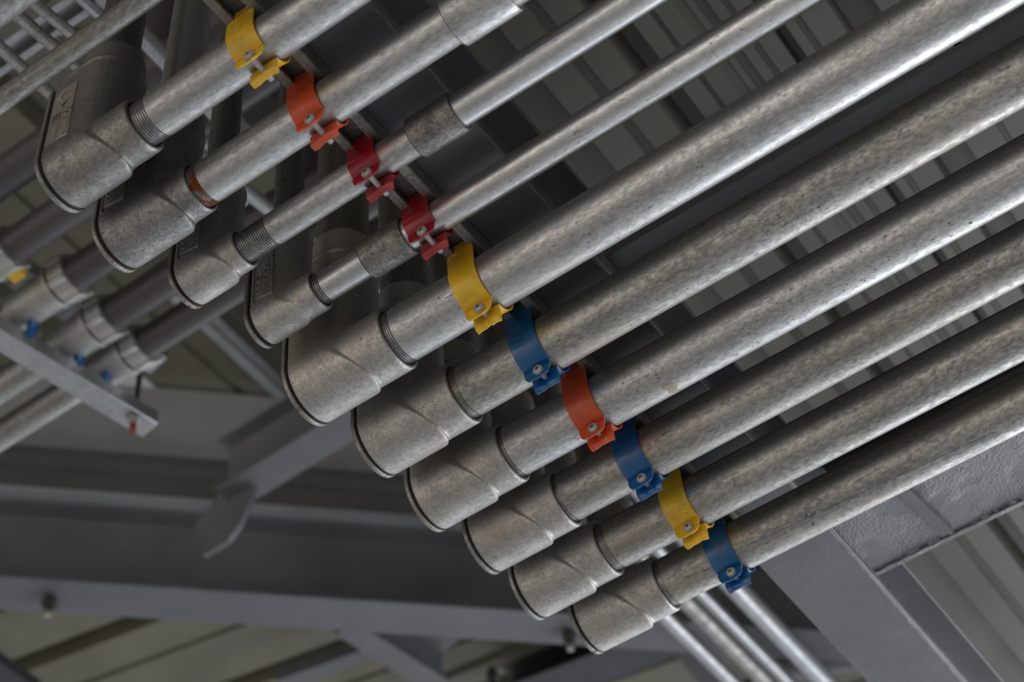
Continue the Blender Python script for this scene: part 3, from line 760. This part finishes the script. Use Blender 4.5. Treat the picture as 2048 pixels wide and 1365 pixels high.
coated(22, 497, 120, 425, zc, .029, 'uppermost dark coated pipe with a pale coupling at the left edge')
coated(148, 552, 235, 492, zc, .029, 'second dark coated pipe, its coupling with lugs clearly seen at the left')
coated(222, 632, 330, 560, zc, .029, 'third dark coated pipe, coupling above the pale angle bar')
coated(288, 690, 420, 600, zc, .027, 'lowest dark coated pipe, coupling beside the hanging rod')
coated(-60, 400, 60, 318, zc+.03, .030, 'dark coated pipe crossing the left edge above the others')
# pale angle bar under them with a threaded rod
p, q = W(-60, 646, 2.24), W(300, 862, 2.24); d = (q-p).normalized(); ex = Vector((0,0,1)).cross(d).normalized()
ab = root('strut_channel', (p+q)/2, 'pale galvanised strut bar hanging under the coated pipes at the left', 'strut channel')
m = MB().extrude([(-.021,0),(.021,0),(.021,.030),(-.021,.030)], p, q, ex, (0,0,1)).build('channel', FARGALV, ab, angle=20); bevel(m, .002, 2)
hr = W(268, 838, 2.24); hr0 = Vector((hr.x, hr.y, 0))
ro = root('threaded_rod', hr, 'dark threaded rod hanging through the end of the pale strut bar, rusty tip', 'threaded rod')
MB().tube(Vector((hr.x, hr.y, 2.222+CZ)), Vector((hr.x, hr.y, 2.46+CZ)), .0050, 14).build('rod', DARKBOLT, ro)
MB().lathe((hr.x, hr.y, 2.238+CZ), (0,0,-1), [(0,.014),(.003,.014),(.003,.010),(.012,.010)], 6).build('nut', ZINC, ro, angle=20)
MB().tube((hr.x, hr.y, 2.226+CZ), (hr.x, hr.y, 2.208+CZ), .0058, 12).build('rusty_tip', RUST, ro)
ub = root('strut_channel', (hr.x, hr.y, 2.44+CZ), 'short end of an upper strut bar above the hanging rod', 'strut channel')
pp = Vector((hr.x, hr.y, 2.40+CZ)); MB().extrude([(-.024,0),(.024,0),(.024,.03),(-.024,.03)], pp + d*.035, pp - d*.9, ex, (0,0,1)).build('channel', FARGALV, ub)
for k, (u, v) in enumerate(((62,668),(155,738),(210,772))):
    p = W(u, v, 2.262); o = root('pipe_clamp', p, ['small blue clamp tucked under the second coated pipe', 'small blue clamp tucked under the third coated pipe', 'small blue clamp tucked under the lowest coated pipe'][k], 'pipe clamp', 'small blue clamps at the left')
    MB().box(p - Vector((.006,.007,.0)), p + Vector((.006,.007,.030))).build('strap', BLUE, o); 
p = W(33, 545, 2.30); o = root('pipe_clamp', p, 'small yellow clamp glimpsed at the left edge between two couplings', 'pipe clamp')
MB().box(p - Vector((.012,.010,.01)), p + Vector((.012,.010,.03))).build('strap', YELLOW, o)

# ------------------------------------------------------------------ crossing bars at the top left
def bar(u1, v1, u2, v2, z, wpx, label, mat=GALV_DULL, ext=.3, name='conduit_pipe', group='crossing pipes at the top left'):
    p, q = W(u1, v1, z), W(u2, v2, z); d = (q-p).normalized()
    m = (p+q)/2 - Vector((0,0,CZ)); depth = m.x*R[2][0] + m.y*R[2][1] + m.z*R[2][2]
    return rod(name, p - d*ext, q + d*ext, wpx/2/F*depth, mat, label, 'pipe', group)
bar(72, 9, 143, 67, 2.05, 25, 'right hand pipe of the three crossing behind the thin conduit at top left')
bar(37, 32, 107, 92, 2.05, 27, 'middle pipe of the three crossing behind the thin conduit at top left', GALV_DULL)
bar(0, 94, 95, 182, 2.05, 26, 'left pipe of the three crossing behind the thin conduit at top left')
bar(160, -5, 215, 45, 2.05, 24, 'short bit of pipe left of the first riser at the top edge', FARGALV, .05)
bar(288, 74, 328, 116, 2.2, 42, 'pale pipe passing between the first and second risers', FARGALV, .12)
bar(488, 379, 538, 418, 2.2, 30, 'pale pipe crossing behind the third riser', FARGALV, .35)
bar(395, 275, 420, 310, 2.25, 22, 'narrow pale pipe sliver beside the second elbow', FARGALV, .1)
p, q = W(0, 122, 2.3), W(215, -28, 2.3); d = (q-p).normalized(); ex = Vector((0,0,1)).cross(d).normalized()
xs = root('strut_channel', (p+q)/2, 'dark slotted strut crossing under the roof at the top left corner', 'strut channel')
MB().extrude([(-.020,0),(-.010,0),(-.010,.004),(-.018,.004),(-.018,.024),(.018,.024),(.018,.004),(.010,.004),(.010,0),(.020,0),(.020,.026),(-.020,.026)], p - d*.5, q + d*.25, ex, (0,0,1)).build('channel', FARGALV, xs, angle=20)
def vpipe(u, v, z, wpx, mat, label, z0=2.45, z1=3.05):
    p = W(u, v, z); m = p - Vector((0,0,CZ)); depth = m.x*R[2][0] + m.y*R[2][1] + m.z*R[2][2]
    return rod('coated_pipe', Vector((p.x, p.y, z0+CZ)), Vector((p.x, p.y, z1+CZ)), wpx/2/F*depth, mat, label, 'pipe', 'tall dark coated pipes behind the risers')
vpipe(312, 70, 2.5, 95, COATED, 'tall dark coated pipe between the first and second risers')
vpipe(525, 190, 2.5, 80, COATED, 'tall dark coated pipe between the second and fourth risers')
vpipe(620, 330, 2.6, 60, BEAM_DARK, 'tall near black pipe in the gap left of the broad brown riser')
vpipe(735, 430, 2.6, 60, COATED, 'tall dark pipe in the gap right of the broad brown riser')
